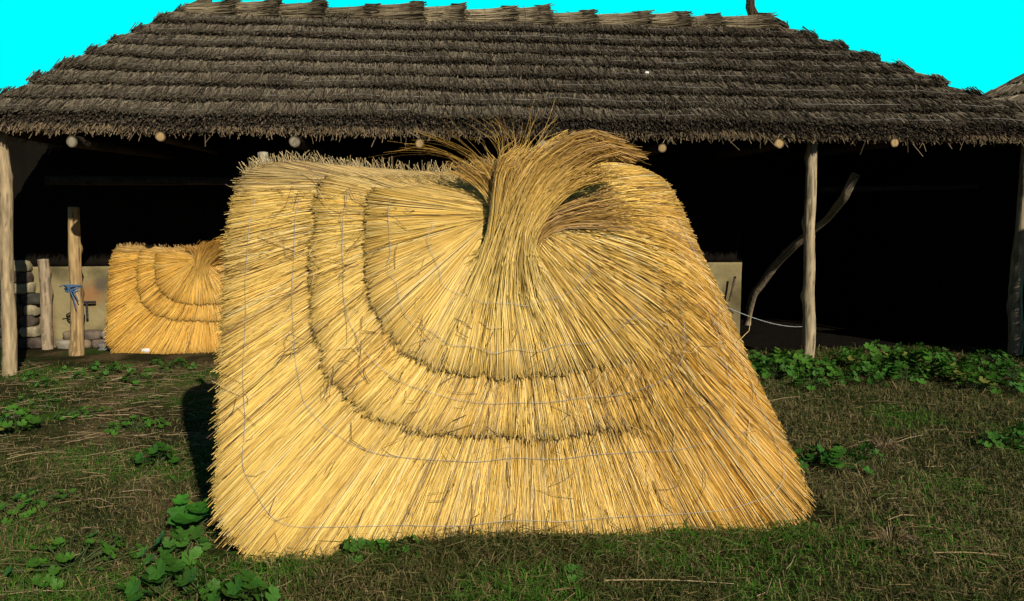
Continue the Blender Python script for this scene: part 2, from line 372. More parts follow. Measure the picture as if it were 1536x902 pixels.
def ridge_bundles():
    n = 13; du = (RU1 - RU0) / n
    for i in range(n):
        u0 = RU0 + i * du - .10; u1 = u0 + du + .10 + random.uniform(-.12, .10)
        m = 800; lift = random.uniform(-.02, .035)
        phi = rng.uniform(-R(118), R(118), m); dep = rng.random(m) ** 1.4 * .04
        fa = rng.uniform(0, .35, m); fb = 1 + rng.normal(0, .05, m) - rng.random(m) ** 3 * .4
        us = np.stack([u0 + (u1 - u0) * fa, u0 + (u1 - u0) * (fa + fb) / 2, u0 + (u1 - u0) * fb], 1)
        f = np.stack([fa, (fa + fb) / 2, fb], 1)
        rad = .19 + .006 * f + .032 * f ** 4 + lift - dep[:, None]
        ph = phi[:, None] + rng.normal(0, .22, m)[:, None] * (f - .5)
        ybase = ZR - .10 + .022 * f
        P = PA + E * us[..., None] + NB * (WR - np.sin(ph) * rad * 1.6)[..., None] + Zv * (ybase + np.cos(ph) * rad)[..., None]
        t = rng.random(m)[:, None]
        c = np.array([.36, .285, .17]) * (.45 + .75 * t) * random.uniform(.75, 1.1); c = np.where(rng.random(m)[:, None] < .18, c * .3, c)
        cc = np.stack([c, c, c * .35], 1)
        parts = [tubes(P, np.full((m, 3), .0048), 3, cc)]
        # core
        ff = np.linspace(0, 1, 8); Pc = PA + E * (u0 + (u1 - u0) * ff)[:, None] + NB * WR + Zv * (ZR - .10 + .035 * ff)[:, None]
        parts.append(tubes(Pc[None], (.125 + .02 * ff ** 3)[None], 14, np.tile([.06, .045, .03], (1, 1))))
        # cut ends of the bundle
        k = 420; ph = rng.uniform(-R(118), R(118), k); rr = (.215 + lift) * np.sqrt(rng.random(k)); uu = np.full(k, u1) + rng.normal(0, .012, k)
        pe = PA + E * uu[:, None] + NB * (WR - np.sin(ph) * rr * 1.6)[:, None] + Zv * (ZR - .065 + np.cos(ph) * rr)[:, None]
        ps = pe - E * .14
        parts.append(tubes(np.stack([ps, pe], 1), np.full((k, 2), .0048), 3, np.array([.06, .045, .03]) * (.4 + 1.1 * rng.random(k))[:, None]))
        v, q, c3 = join(parts); mesh_np('ridge_bundle', v, q, M_THATCH, roof, c3)
        # a tie of wire round each bundle
        a = np.linspace(-R(120), R(120), 18); uu = u0 + (u1 - u0) * .45
        rr = .205 + lift
        P = PA + E * uu + NB * (WR - np.sin(a) * rr * 1.6)[:, None] + Zv * (ZR - .08 + np.cos(a) * rr)[:, None]
        v, q, _ = tubes(P[None], np.full((1, 18), .002), 4); mesh_np('wire', v, q, M_ROOFWIRE, roof)
    for ue, sg in ((RU0, -1), (RU1, 1)):     # finial tufts where the hips meet the ridge
        m = 1500; top = Bp(ue - sg * .12, WR, ZR + .13)
        ang = rng.uniform(-R(75), R(75), m) * (1 if sg > 0 else .6) + (0 if sg > 0 else math.pi)
        L = rng.uniform(.2, .62, m)
        dirs = np.cos(ang)[:, None] * E - np.sin(ang)[:, None] * NB * 1.0
        p0 = top + dirs * .02 + Zv * rng.uniform(-.03, .12, m)[:, None]
        p3 = Bp(ue, WR, ZR) + dirs * (L * .98)[:, None] - Zv * (L * .60)[:, None] + Zv * (.115 + rng.uniform(-.05, .0, m))[:, None]
        p1 = top + dirs * .06 - Zv * .06; p2 = (p0 + p3) / 2 + Zv * .02
        t = rng.random(m)[:, None]; c = np.array([.17, .125, .08]) * (.2 + 1.0 * t)
        P = bez(p0, p1 + 0 * p0, p2, p3, 6)
        v1 = tubes(P, np.full((m, 6), .0045), 3, c)
        k = 160; a2 = rng.uniform(0, 6.28, k)
        q0 = top + np.stack([np.cos(a2) * .03, np.sin(a2) * .03, np.full(k, -.06)], 1)
        q1 = top + np.stack([np.cos(a2) * .05 - sg * .04, np.sin(a2) * .05, rng.uniform(.10, .30, k)], 1)
        v2 = tubes(np.stack([q0, q1], 1), np.full((k, 2), .004), 3, np.array([.12, .085, .05]) * (.4 + .9 * rng.random(k))[:, None])
        v, q, c3 = join([v1, v2]); mesh_np('hip_finial', v, q, M_THATCH, roof, c3)
ridge_bundles()

# ------------------------------------------------------------ barn timber and walls
def post(px_b, py_b, px_t, wd_px, seed, knots=4, base=(.36, .29, .19), top=None):
    g = G(px_b, py_b); D = g[1]
    wd = float((g - PA) @ NB); tz = top or (ZE + .12)
    rr = wd_px / 2 / (F / D)
    t = Bp(bu(Bv(px_t, 230, wd)), wd, tz)
    return pole('post', [g - Zv * .15, (g + t) / 2, t], [rr * 1.12, rr, rr * .88], M_WOOD, barn, base, knots, seed)
post(12, 562, 9, 18.5, 3, 6, (.42, .31, .175))
post(1209, 538, 1220, 16.5, 5, 7, (.42, .33, .20))
def gpost(u, wd, r_, seed, base=(.38, .31, .22)):
    pole('post', [Bp(u, wd, -.15), Bp(u + .02, wd, ZE + .12)], [r_ * 1.1, r_, r_ * .9], M_WOOD, barn, base, 5, seed)
u_r = bu(Bv(1527, 400, 0)); gpost(u_r, 0, .065, 8, (.42, .33, .20))
for k, u in enumerate((5.2,)): gpost(u, 0, .065, 20 + k)
post(116, 533, 108, 18, 11, 6, (.44, .29, .13), top=1.60)
# post bound into the inner wall, shortened to end where the eave shadow begins
WI = 1.62
uw = bu(Bv(68, 460, WI - .1)); pole('post', [Bp(uw, WI - .1, -.1), Bp(uw + .01, WI - .1, 1.02)], [.062, .056], M_WOOD, barn, (.36, .27, .17), 4, 14)
# tie beams, round ends below the eave; sides coloured near black as shade
for k, (px, py, r_, dx) in enumerate([(105, 212, 10, .35), (243, 205, 9, 0), (441, 212, 10, .08), (630, 215, 8, .04), (815, 218, 10, .0), (992, 222, 8, -.05), (1172, 215, 9, .05), (1345, 214, 8, -.12)]):
    p = Bv(px, py, WE - .045); rr = .85 * r_ / (F / p[1])
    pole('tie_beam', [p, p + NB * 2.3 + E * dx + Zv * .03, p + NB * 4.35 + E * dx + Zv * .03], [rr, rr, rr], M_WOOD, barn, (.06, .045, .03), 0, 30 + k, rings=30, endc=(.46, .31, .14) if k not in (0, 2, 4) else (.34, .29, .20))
# inner rails under the eave, its shade put into their near-black colour
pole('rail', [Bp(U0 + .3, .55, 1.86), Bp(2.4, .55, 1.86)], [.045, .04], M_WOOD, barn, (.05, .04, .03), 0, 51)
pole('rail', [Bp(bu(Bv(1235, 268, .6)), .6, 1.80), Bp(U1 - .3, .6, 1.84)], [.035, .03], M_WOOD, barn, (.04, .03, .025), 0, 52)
# crooked brace leaning from the front at right down to the inner wall
bpts = [Bv(1285, 262, .36), Bv(1268, 296, .50), Bv(1240, 330, .98), Bv(1192, 368, 1.36), Bv(1158, 400, 1.84), Bv(1130, 440, 2.2), Bv(1120, 480, 2.6)]; bpts.append(bpts[-1] * np.array([1, 1, 0]) - Zv * .06)
pole('brace', bpts, [.05, .04, .05, .055, .05], M_WOOD, barn, (.30, .24, .15), 2, 61)

def wall_cols(U, V):
    n = fbm(U * 2.2, V * 2.2, 4)[..., None]
    m = np.clip((fbm(U * 5 + 9, V * 5 + 3, 4)[..., None] - .5) * 4, 0, 1)
    return np.array([.31, .25, .12]) * (.35 + .95 * n) * (1 - .55 * m)
ez = Zv
uL = -2.6; uM = bu(Bv(1112, 430, WI))
up_ = bu(Bv(138, 425, WI)) - uL
def inner_cols(U, V):
    c = wall_cols(U, V)
    def blob(cu, cv, ru, rv, col, k=.9):
        n = .35 * (fbm(U * 6, V * 6, 3) - .5)
        a = np.clip(1.5 - np.sqrt(((U - cu) / ru) ** 2 + ((V - cv) / rv) ** 2) * 1.2 + n * 3, 0, 1) * k
        return a[..., None], np.array(col)
    for b in ((up_, .72, .17, .16, (.30, .15, .06)), (up_ + .1, .82, .1, .12, (.10, .085, .06)), (up_ + .05, .0, .35, .12, (.09, .06, .04)), (uw - uL - .05, .3, .10, .5, (.12, .07, .04), .7)):
        a, cc = blob(*b); c = c * (1 - a) + cc * a
    st_ = (U < bu(Bv(52, 460, WI)) - uL)[..., None]
    cell = fbm(U * 9, V * 9, 3)[..., None]
    return np.where(st_, np.where(cell > .52, np.array([.26, .22, .14]), np.array([.05, .045, .035])), c)
box_grid('inner_wall', Bp(uL, WI, -.1), E, ez, .18, uM - uL, 1.03, .03, M_WALL, barn, inner_cols, lambda U, V: .03 * (fbm(U * 3, V * 3, 3) - .5) * (V > -.1))
dark = lambda U, V: np.array([.009, .007, .005]) * (.6 + .8 * fbm(U * 3, V * 3, 3))[..., None]  # near black: the interior shade is put into the wall colour
fd = lambda U, V: .03 * (fbm(U * 2, V * 2, 3) - .5)
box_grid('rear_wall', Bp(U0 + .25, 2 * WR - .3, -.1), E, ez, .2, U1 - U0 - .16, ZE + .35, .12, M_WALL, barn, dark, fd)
box_grid('eave_shade_panel', Bp(uL, WI + .02, .935), E, ez, .12, uM - uL, 1.62, .06, M_WALL, barn, dark, lambda U, V: .012 * np.sign(np.sin(U * 42)) * 1.)  # near-black slab added above the lit wall, painted stand-in for the eave shadow
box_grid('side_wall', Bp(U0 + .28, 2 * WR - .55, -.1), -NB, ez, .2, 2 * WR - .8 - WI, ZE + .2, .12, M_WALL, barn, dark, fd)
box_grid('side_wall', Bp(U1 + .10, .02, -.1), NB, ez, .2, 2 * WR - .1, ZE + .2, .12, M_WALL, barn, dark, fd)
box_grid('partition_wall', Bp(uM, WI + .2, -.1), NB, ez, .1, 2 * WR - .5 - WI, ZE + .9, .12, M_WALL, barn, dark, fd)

def rock(name, cen, sx, sy, sz, seed, colr, mat=M_STONE, parent=None):
    r = np.random.default_rng(seed); nu, nv = 14, 9
    th = np.arange(nu) * 2 * math.pi / nu; ph = np.linspace(-math.pi / 2, math.pi / 2, nv)
    T, Pp = np.meshgrid(th, ph); d = np.stack([np.cos(T) * np.cos(Pp), np.sin(T) * np.cos(Pp), np.sin(Pp)], -1)
    d = np.sign(d) * np.abs(d) ** .42
    k = 1 + .5 * (fbm(d[..., 0] * 1.8 + seed * 3.1 + 20, d[..., 2] * 1.8 + d[..., 1] + 20, 3) - .5)
    V = d * k[..., None] * np.array([sx, sy, sz]) * .5 + np.asarray(cen)
    i = np.arange(nu * nv).reshape(nv, nu); Q = np.stack([i[:-1], np.roll(i[:-1], -1, 1), np.roll(i[1:], -1, 1), i[1:]], -1).reshape(-1, 4)
    c = np.array(colr) * (.7 + .6 * fbm(d[..., 0] * 3 + seed, d[..., 2] * 3 + 30, 3))[..., None]
    return mesh_np(name, V.reshape(-1, 3), Q, mat, parent, c.reshape(-1, 3), smooth=True)
# stone footing of the inner wall
k = 0
for row in range(2):
    u = bu(Bv(84, 500, WI - .08)) + row * .07
    while u < bu(Bv(160, 500, WI - .08)):
        L = random.uniform(.14, .26); rock('stone', Bp(u + L / 2, WI - .07, .05 + row * .10), L, .16, .11, 100 + k, random.choice([(.22, .16, .10), (.28, .24, .18), (.16, .12, .09)]), parent=barn)
        u += L * .98; k += 1
for row in range(8):
    u = bu(Bv(-60, 500, WI)) + (row % 2) * .05
    while u < bu(Bv(46, 500, WI - .05)):
        L = random.uniform(.12, .22); rock('stone', Bp(u + L / 2, WI - .05, .07 + row * .125), L, .16, .13, 200 + k, random.choice([(.30, .25, .15), (.05, .045, .035), (.08, .06, .045)]), parent=barn)
        u += L; k += 1
# dark poles leaning against the pale wall at right
for a, b, s in (((1070, 440), (1095, 462), 1), ((1103, 415), (1094, 452), 2), ((1062, 432), (1100, 470), 3)):
    pole('lath', [Bv(a[0], a[1], WI - .12), Bv(b[0], b[1], WI - .08)], [.016, .012], M_WOOD, barn, (.12, .09, .06), 0, 70 + s, sides=8, rings=10)
# small iron tap on the wall
tp = Bv(130, 456, WI - .06)
v, q, c = join([tubes(np.array([[tp + Zv * .02, tp - Zv * .17]]), np.full((1, 2), .013), 8, np.zeros((1, 3)) + .02), tubes(np.array([[tp + Zv * .02 - E * .03, tp + Zv * .02 + E * .10]]), np.full((1, 2), .013), 8, np.zeros((1, 3)) + .02)])
mesh_np('iron_bracket', v, q, M_IRON, barn)

# ------------------------------------------------------------ the straw thatch panels
SP = [((725,315),(560,285),(490,268),(368,262)), ((715,320),(551,310),(474,305),(345,325)), ((712,328),(550,345),(471,360),(338,400)),
 ((710,335),(549,385),(468,420),(334,490)), ((710,342),(552,425),(470,490),(330,600)), ((712,350),(566,465),(485,545),(328,690)),
 ((716,358),(590,510),(510,585),(330,770)), ((722,366),(630,538),(560,625),(387,836)), ((732,372),(680,555),(630,645),(520,838)),
 ((742,378),(730,565),(700,653),(640,832)), ((758,380),(775,567),(775,655),(770,826)), ((775,378),(830,562),(850,652),(880,818)),
 ((790,372),(890,553),(925,648),(990,812)), ((803,365),(940,540),(990,640),(1085,806)), ((812,358),(972,520),(1040,622),(1165,799)),
 ((816,351),(990,495),(1068,595),(1210,752)), ((816,345),(992,468),(1072,548),(1170,642)), ((816,336),(988,425),(1058,478),(1124,545)),
 ((814,326),(965,375),(1030,405),(1089,458)), ((812,318),(940,335),(1000,350),(1050,376)), ((805,308),(912,303),(962,300),(1016,300)),
 ((795,300),(880,275),(925,266),(984,262)), ((780,297),(840,262),(870,250),(915,244)), ((762,297),(765,268),(768,258),(770,250)),
 ((748,299),(690,275),(680,264),(665,258)), ((738,303),(620,280),(590,265),(530,250)), ((730,308),(580,283),(520,265),(430,243))]
SP = np.array(SP, float)                                  # station, ring, xy
NS = len(SP)
def crom(A, t):
    i = np.floor(t).astype(int); f = (t - i)[:, None]
    p0, p1, p2, p3 = A[(i - 1) % NS], A[i % NS], A[(i + 1) % NS], A[(i + 2) % NS]
    return .5 * (2 * p1 + (p2 - p0) * f + (2 * p0 - 5 * p1 + 4 * p2 - p3) * f ** 2 + (3 * p1 - p0 - 3 * p2 + p3) * f ** 3)
def spoke(t, s):
    """outline coordinates at turn t and reach s (0 core, 1 and 2 the tier edges, 3 the rim)"""
    t = np.asarray(t, float).ravel(); s = np.asarray(s, float).ravel()
    nodes = [crom(SP[:, k], t) for k in range(4)]
    nodes.append(nodes[3] + (nodes[3] - nodes[2]))
    K = np.stack(nodes, 1)
    i = np.clip(np.floor(s).astype(int), 0, 3); f = (s - i)[:, None]; r = np.arange(len(t))
    lin = K[r, i] * (1 - f) + K[r, i + 1] * f
    m0 = np.where((i == 0)[:, None], K[r, 1] - K[r, 0], (K[r, i + 1] - K[r, np.maximum(i - 1, 0)]) / 2)
    m1 = np.where((i == 3)[:, None], K[r, 4] - K[r, 3], (K[r, np.minimum(i + 2, 4)] - K[r, i]) / 2)
    # limit tangents to keep tiers of unequal width tidy
    sg = K[r, i + 1] - K[r, i]
    m0 = .35 * m0 + .65 * sg; m1 = .35 * m1 + .65 * sg
    h = lambda a, b, c, d: a * (2 * f**3 - 3 * f**2 + 1) + b * (f**3 - 2 * f**2 + f) + c * (-2 * f**3 + 3 * f**2) + d * (f**3 - f**2)
    return h(K[r, i], m0, K[r, i + 1], m1)
oa = crom(SP[:, 3], np.linspace(0, NS, 2001)); seg = np.r_[0, np.cumsum(np.linalg.norm(np.diff(oa, axis=0), axis=1))]
def turns(n):                                            # even along the rim
    return np.interp(rng.random(n) * seg[-1], seg, np.linspace(0, NS, 2001)) % NS

def build_mat(root, xf, O, N, S, dens, rad, mul, stations_only=None):
    """xf maps the outline to where this panel stands; S scales the heights"""
    def P3(t, s, h):
        xy = xf(spoke(t, s)); return on_plane(xy[:, 0], xy[:, 1], O, N, np.asarray(h).ravel() * S)
    def lane(n, s0, s1, h0, h1, k=4, drift=.05, tt=None):
        t = turns(n) if tt is None else tt
        f = np.linspace(0, 1, k)[None]; s = s0[:, None] + (s1 - s0)[:, None] * f
        T = t[:, None] + rng.normal(0, drift, n)[:, None] * (f - .3) + rng.normal(0, .012, (n, k))
        h = h0[:, None] + (h1 - h0)[:, None] * f
        return P3(T, s, h).reshape(n, k, 3), t, s
    def colours(t, s):
        xy = spoke(t, s); x, y = xy[:, 0], xy[:, 1]; n = len(t)
        r = rng.random(n)[:, None]
        c = np.array([.98, .675, .17]) * (.54 + .62 * r) * (1 - .14 * rng.random(n)[:, None] * np.array([[0, .6, 1.]]))
        og = np.clip((x - 860) / 260, 0, 1)[:, None] * (.55 + .7 * fbm(x * .012, y * .012, 3)[:, None])
        c = c * (1 - og) + np.array([.88, .46, .06]) * (.58 + .50 * r) * og
        pt_ = np.clip((fbm(x * .015 + 30, y * .015 + 30, 3) - .5) * 3, 0, 1)[:, None]
        c = c * (1 - .35 * pt_) + np.array([.70, .36, .07]) * (.6 + .5 * r) * .35 * pt_
        q = rng.random(n)[:, None]
        c = np.where(q < .07 + .5 * np.clip(vnoise(t * 8, s * .7 + 5)[:, None] - .52, 0, 1), np.array([.24, .13, .04]) * (.5 + r), c); c = np.where(q > .93, np.array([.88, .70, .32]), c)
        tb = np.clip((300 - y) / 40, 0, 1)[:, None] * np.clip((760 - x) / 60, 0, 1)[:, None]
        c = c * (1 - .55 * tb) + np.array([.36, .28, .17]) * (.5 + r) * .55 * tb
        return c * mul
    H = {1: (.265, .182), 2: (.156, .124), 3: (.092, .066)}
    for tier in (3, 2, 1):
        parts = []; n = int(dens * {3: 1.0, 2: .75, 1: .62}[tier])
        a0 = {1: .0, 2: .75, 3: 1.75}[tier]
        t = turns(n); s0 = a0 + rng.random(n) ** 1.3 * .75 - (.14 if tier == 1 else 0)
        ragged = np.where(rng.random(n) < .06, rng.uniform(0, .11, n), 0)
        e = rng.normal(0, .020 if tier < 3 else .022, n) - rng.random(n) ** 3 * (.12 if tier < 3 else .2) + (ragged if tier == 3 else ragged * .5)
        if tier < 3:                                     # tier edge wanders a little
            e += .10 * (fbm(t * 2.0 + tier * 9, np.full(n, 3.), 3) - .5) + .06 * (vnoise(t * 9.0, np.full(n, 1. + tier)) - .5)
            rt = np.clip((t - 11.5) / 2.5, 0, 1) * (t < 24); e += rng.normal(0, .16, n) * rt - .1 * rt
        s1 = tier + e
        dep = rng.random(n) ** .9 * (.034 if tier < 3 else .03)
        f0 = (s0 - a0) / (tier - a0); h0 = H[tier][0] + (H[tier][1] - H[tier][0]) * f0 - dep; h1 = H[tier][1] - dep - .006
        if tier < 3: h1 = h1 - rt * (H[tier][1] - H[tier + 1][1] * 1.02 - .012) * .85
        P, t, s = lane(n, s0, s1, h0, h1, 4, .07, t)
        c = colours(t, (s0 + s1) / 2); cc = np.repeat(c[:, None], 4, 1); cc[:, -1] *= (.72 if tier == 3 else .68 + .25 * rt[:, None]); cc[:, 0] *= .9  # straw tips darkened in colour as shade at the steps, less at right
        rr = rad * rng.uniform(.7, 1.25, n)[:, None] * np.array([[.85, 1, 1, .9]])
        parts.append(tubes(P, rr, 3, cc))
        if tier == 3:                                    # the thick rim: more straw ends lower down
            n = int(dens * .8); t = turns(n); dep = rng.uniform(.02, .17, n)
            s0 = rng.uniform(2.3, 2.75, n); s1 = 3 + rng.normal(0, .022, n) - .18 * dep / .17 * .5 + np.where(rng.random(n) < .05, rng.uniform(0, .10, n), 0)
            P, t, s = lane(n, s0, s1, .085 - dep, .06 - dep, 3, .09, t)
            c = colours(t, s1) * .9; parts.append(tubes(P, rad * rng.uniform(.7, 1.25, n)[:, None] * np.ones((1, 3)), 3, c))
            # upright ragged ends along the top
            n = int(dens * .018); t = rng.uniform(22.5, 27, n) % NS
            s0 = rng.uniform(2.2, 2.9, n); b0 = P3(t, s0, np.full(n, .04)); b1 = P3(t, np.full(n, 3.), np.full(n, .05))
            L = rng.uniform(.01, .055, n) * S
            b2 = b1 + Zv * L[:, None] + np.array([1., 0, 0]) * (rng.normal(-.15, .5, n) * L)[:, None] + N * (rng.normal(0, .3, n) * L)[:, None]
            c = np.array([.62, .46, .22]) * (.5 + .7 * rng.random(n))[:, None] * mul
            parts.append(tubes(np.stack([b0, b1, b2], 1), np.full((n, 3), rad * .9), 3, c))
            # solid body behind, so that the panel has its real thickness
        # body under the tier
        nt_, ns_ = 180, 8; tt = np.linspace(0, NS, nt_, endpoint=False); srow = np.linspace(max(0, a0 - .2), tier - .05, ns_)
        rows = []
        for sv in srow:
            f = np.clip((sv - a0) / (tier - a0), 0, 1); hh = H[tier][0] + (H[tier][1] - H[tier][0]) * f - .034
            if tier < 3:
                hh = hh - np.clip((tt - 11.5) / 2.5, 0, 1) * (tt < 24) * (H[tier][1] - H[tier + 1][1] * 1.02 - .012) * f * .85
            rows.append(P3(tt, np.full(nt_, sv), np.broadcast_to(hh, (nt_,))))
        sv = tier - .06; rows.append(P3(tt, np.full(nt_, sv), np.full(nt_, H[tier][1] - .075)))
        if tier == 3:
            rows.append(P3(tt, np.full(nt_, 2.92), np.full(nt_, -.11)))
            for sv in (2.5, 1.6, .6, .0): rows.append(P3(tt, np.full(nt_, sv), np.full(nt_, -.12)))
        if tier == 1: rows.insert(0, P3(tt, np.zeros(nt_), np.full(nt_, .2)) * .02 + P3(tt, np.zeros(nt_), np.full(nt_, .2)).mean(0) * .98)
        Vb = np.concatenate(rows); i = np.arange(len(rows) * nt_).reshape(len(rows), nt_)
        Qb = np.stack([i[:-1], np.roll(i[:-1], -1, 1), np.roll(i[1:], -1, 1), i[1:]], -1).reshape(-1, 4)
        parts.append((Vb, Qb, np.tile(np.array([.20, .115, .035]) * mul, (len(Vb), 1))))
        v, q, c3 = join(parts)
        mesh_np('straw_tier', v, q, M_STRAW, root, c3)
    return P3

# main panel, leaning back
b0, b1 = G(387, 838), G(1190, 797); e = (b1 - b0) / np.linalg.norm(b1 - b0); mm = np.array([e[1], -e[0], 0]); LEAN = R(27)
N1 = mm * math.cos(LEAN) + Zv * math.sin(LEAN); O1 = b0 - N1 * .03
big = empty('straw_panel', (b0 + b1) / 2)
tag(big, 'huge golden straw thatch panel in three tiers with a bushy top knot, in the foreground', 'thatch panel')
P3 = build_mat(big, lambda xy: xy, O1, N1, 1.0, 33000, .0018, np.ones(3))
# binding wires
for s, ta, tb in ((.40, 2, 16), (.78, .6, 18.5), (1.42, .3, 17), (2.22, .8, 17.5), (2.76, .6, 19.6)):
    tt = np.linspace(ta, tb, 150); ss = s + .05 * (vnoise(tt * 1.3, np.full(150, s * 5)) - .5)
    hh = (.265 - .083 * s if s < 1 else (.156 - .032 * (s - .75) / 1.25 if s < 2 else .092 - .026 * (s - 1.75) / 1.25)) + .007 + .004 * vnoise(tt * 4, np.full(150, 2.))
    P = P3(tt, ss, hh); v, q, _ = tubes(P[None], np.full((1, 150), .0011), 4); mesh_np('binding_wire', v, q, M_WIRE, big)
# stray bent stems lying over the tiers
def strays():
    parts = []
    n = 240; t = rng.uniform(.3, 17.5, n); s = rng.uniform(.5, 2.85, n)
    xy = spoke(t, s); L = rng.uniform(15, 60, n); a = rng.normal(0, .45, n)
    nxt = spoke(t, s + .1) - xy; a = np.where(rng.random(n) < .35, rng.uniform(0, 6.28, n), np.arctan2(nxt[:, 1], nxt[:, 0]) + a)
    h = np.where(s < 1, .265 - .083 * s, np.where(s < 2, .156 - .032 * (s - .75) / 1.25, .092 - .026 * (s - 1.75) / 1.25)) + .004
    p = [xy, xy + np.stack([np.cos(a), np.sin(a)], 1) * (L * .5)[:, None], None]; a2 = a + rng.normal(0, .7, n)
    p[2] = p[1] + np.stack([np.cos(a2), np.sin(a2)], 1) * (L * .5)[:, None]
    hs = [h, h + .012, h + rng.uniform(.004, .03, n)]
    P = np.stack([on_plane(p[i][:, 0], p[i][:, 1], O1, N1, hs[i]) for i in range(3)], 1)
    c = np.where(rng.random(n)[:, None] < .7, np.array([.20, .12, .05]), np.array([.6, .42, .18])) * (.6 + .6 * rng.random(n))[:, None]
    parts.append(tubes(P, rng.uniform(.0011, .002, n)[:, None] * np.ones((1, 3)), 3, c))
    v, q, c3 = join(parts); setting(mesh_np('stray_stems', v, q, M_STRAW, big, c3), 'stuff')
strays()
# top knot: long stems gathered at a neck and bending over to the right
def knot(root, xf, O, N, S, n_main, rad, mul):
    def at(p, h): p = xf(p); return on_plane(p[:, 0], p[:, 1], O, N, h * S)
    parts = []
    def sheaf(n, a, b, c, d, h, k=9, jit=10, r=rad, colr=(.74, .44, .09), thin=.55, spread0=0):
        """a..d: (x0,x1,y0,y1) boxes the stems pass; a stem keeps its place across the sheaf"""
        f = rng.random(n); f2 = np.clip(f + rng.normal(0, .16, n), 0, 1); pts = []; ox = rng.normal(0, jit * .3, n); oy = rng.normal(0, jit * .3, n); oh = rng.normal(0, .018, n); y0 = rng.random(n) ** 1.5 * spread0
        for i, bx in enumerate((a, b, c, d)):
            g = f + (f2 - f) * i / 3; q = (.5, .8, 1, 1.4)[i]
            x = bx[0] + (bx[1] - bx[0]) * g + ox * q; y = bx[2] + (bx[3] - bx[2]) * g + oy * q - (y0 if i == 0 else 0)
            if i == 3: x += rng.normal(0, jit * .5, n); y += rng.normal(0, jit * .5, n)
            pts.append(at(np.stack([x, y], 1), h[i] + oh * (.4, .8, 1.1, 1.4)[i]))
        p3_ = pts[3] + (pts[2] - pts[3]) * (rng.random(n) ** 1.5 * .55)[:, None]; pts[3] = p3_
        # pass near the inner points: a Bezier pulled through them
        p0, q1, q2, p3 = pts
        c1 = (-5 * p0 + 18 * q1 - 9 * q2 + 2 * p3) / 6; c2 = (2 * p0 - 9 * q1 + 18 * q2 - 5 * p3) / 6
        P = bez(p0, c1, c2, p3, k); tt = rng.random(n)[:, None]
        cl = np.array(colr) * (.45 + .75 * tt); cl = np.where(rng.random(n)[:, None] < .2, cl * np.array([.35, .28, .22]), cl) * mul
        fk = np.clip(np.linspace(1.25, -.5, k), 0, 1)[None, :, None] * (spread0 > 0); ck = cl[:, None] * (1 - fk) + (np.array([.95, .66, .18]) * (.5 + .6 * rng.random(n))[:, None] * mul)[:, None] * fk
        parts.append(tubes(P, r * rng.uniform(.6, 1.1, n)[:, None] * np.linspace(1, thin, k)[None], 3, ck))
    N_ = n_main
    sheaf(int(N_ * .27), (655, 845, 520, 520), (728, 800, 362, 362), (742, 850, 275, 272), (775, 905, 222, 222), (.190, .290, .36, .40), spread0=160)
    sheaf(int(N_ * .25), (690, 850, 480, 480), (738, 802, 345, 350), (785, 860, 255, 285), (860, 930, 203, 262), (.195, .295, .37, .40), jit=12, spread0=140)
    sheaf(int(N_ * .13), (735, 800, 440, 440), (742, 795, 320, 325), (712, 800, 272, 272), (670, 790, 244, 236), (.195, .29, .30, .30), colr=(.66, .38, .08), jit=12, spread0=80)
    sheaf(int(N_ * .11), (740, 805, 420, 430), (762, 810, 305, 325), (835, 880, 217, 250), (925, 975, 206, 238), (.20, .31, .42, .42), colr=(.58, .32, .07), jit=7, spread0=60)
    sheaf(int(N_ * .08), (780, 812, 380, 395), (808, 828, 330, 348), (855, 880, 302, 338), (925, 960, 280, 338), (.21, .265, .26, .22), colr=(.58, .33, .08), jit=13)
    # long loose stems
    if S < 1:
        v, q, c3 = join(parts); mesh_np('top_knot', v, q, M_STRAW, root, c3); return
    sheaf(int(N_ * .007) + 3, (735, 760, 330, 330), (722, 745, 270, 262), (660, 715, 232, 222), (545, 660, 232, 170), (.28, .32, .34, .34), r=rad * .5, jit=14)
    sheaf(int(N_ * .010) + 3, (745, 790, 330, 330), (742, 790, 262, 262), (735, 810, 215, 215), (690, 850, 175, 160), (.28, .32, .34, .34), r=rad * .5, jit=16)
    v, q, c3 = join(parts); mesh_np('top_knot', v, q, M_STRAW, root, c3)
knot(big, lambda p: p, O1, N1, 1.0, 3600, .0022, np.ones(3))

# the pole it leans on, its pale tip just showing at the top left
def prop(px, py, seed, lab):
    tip = on_plane(np.array([px]), np.array([py]), O1, N1, np.array([-.16]))[0]
    foot = tip * np.array([1, 1, 0]) + np.array([-.03, .35, -.1])
    o = pole('prop_pole', [foot, tip], [.035, .028], M_WOOD, None, (.40, .34, .24), 1, seed)
    tag(o, lab, 'pole')
prop(398, 229, 81, 'wooden prop pole whose pale tip peeks over the big panel at top left')
prop(1000, 300, 82, 'pale wooden prop pole hidden behind the right half of the big straw panel')

# second, smaller panel inside the barn
b0, b1 = G(180, 530), G(420, 527); e = (b1 - b0) / np.linalg.norm(b1 - b0); mm = np.array([e[1], -e[0], 0])
N2 = mm * math.cos(R(13)) + Zv * math.sin(R(13)); O2 = b0 + N2 * .0
small = empty('straw_panel', (b0 + b1) / 2)
tag(small, 'smaller orange-gold straw thatch panel standing inside the barn against the mud wall', 'thatch panel')
xf2 = lambda xy: np.stack([303 + (xy[:, 0] - 765) * .325, 392 + (xy[:, 1] - 330) * .275], 1)
P3s = build_mat(small, xf2, O2, N2, .75, 11000, .0028, np.array([.98, .84, .64]))
knot(small, xf2, O2, N2, .75, 700, .003, np.array([.92, .80, .68]))

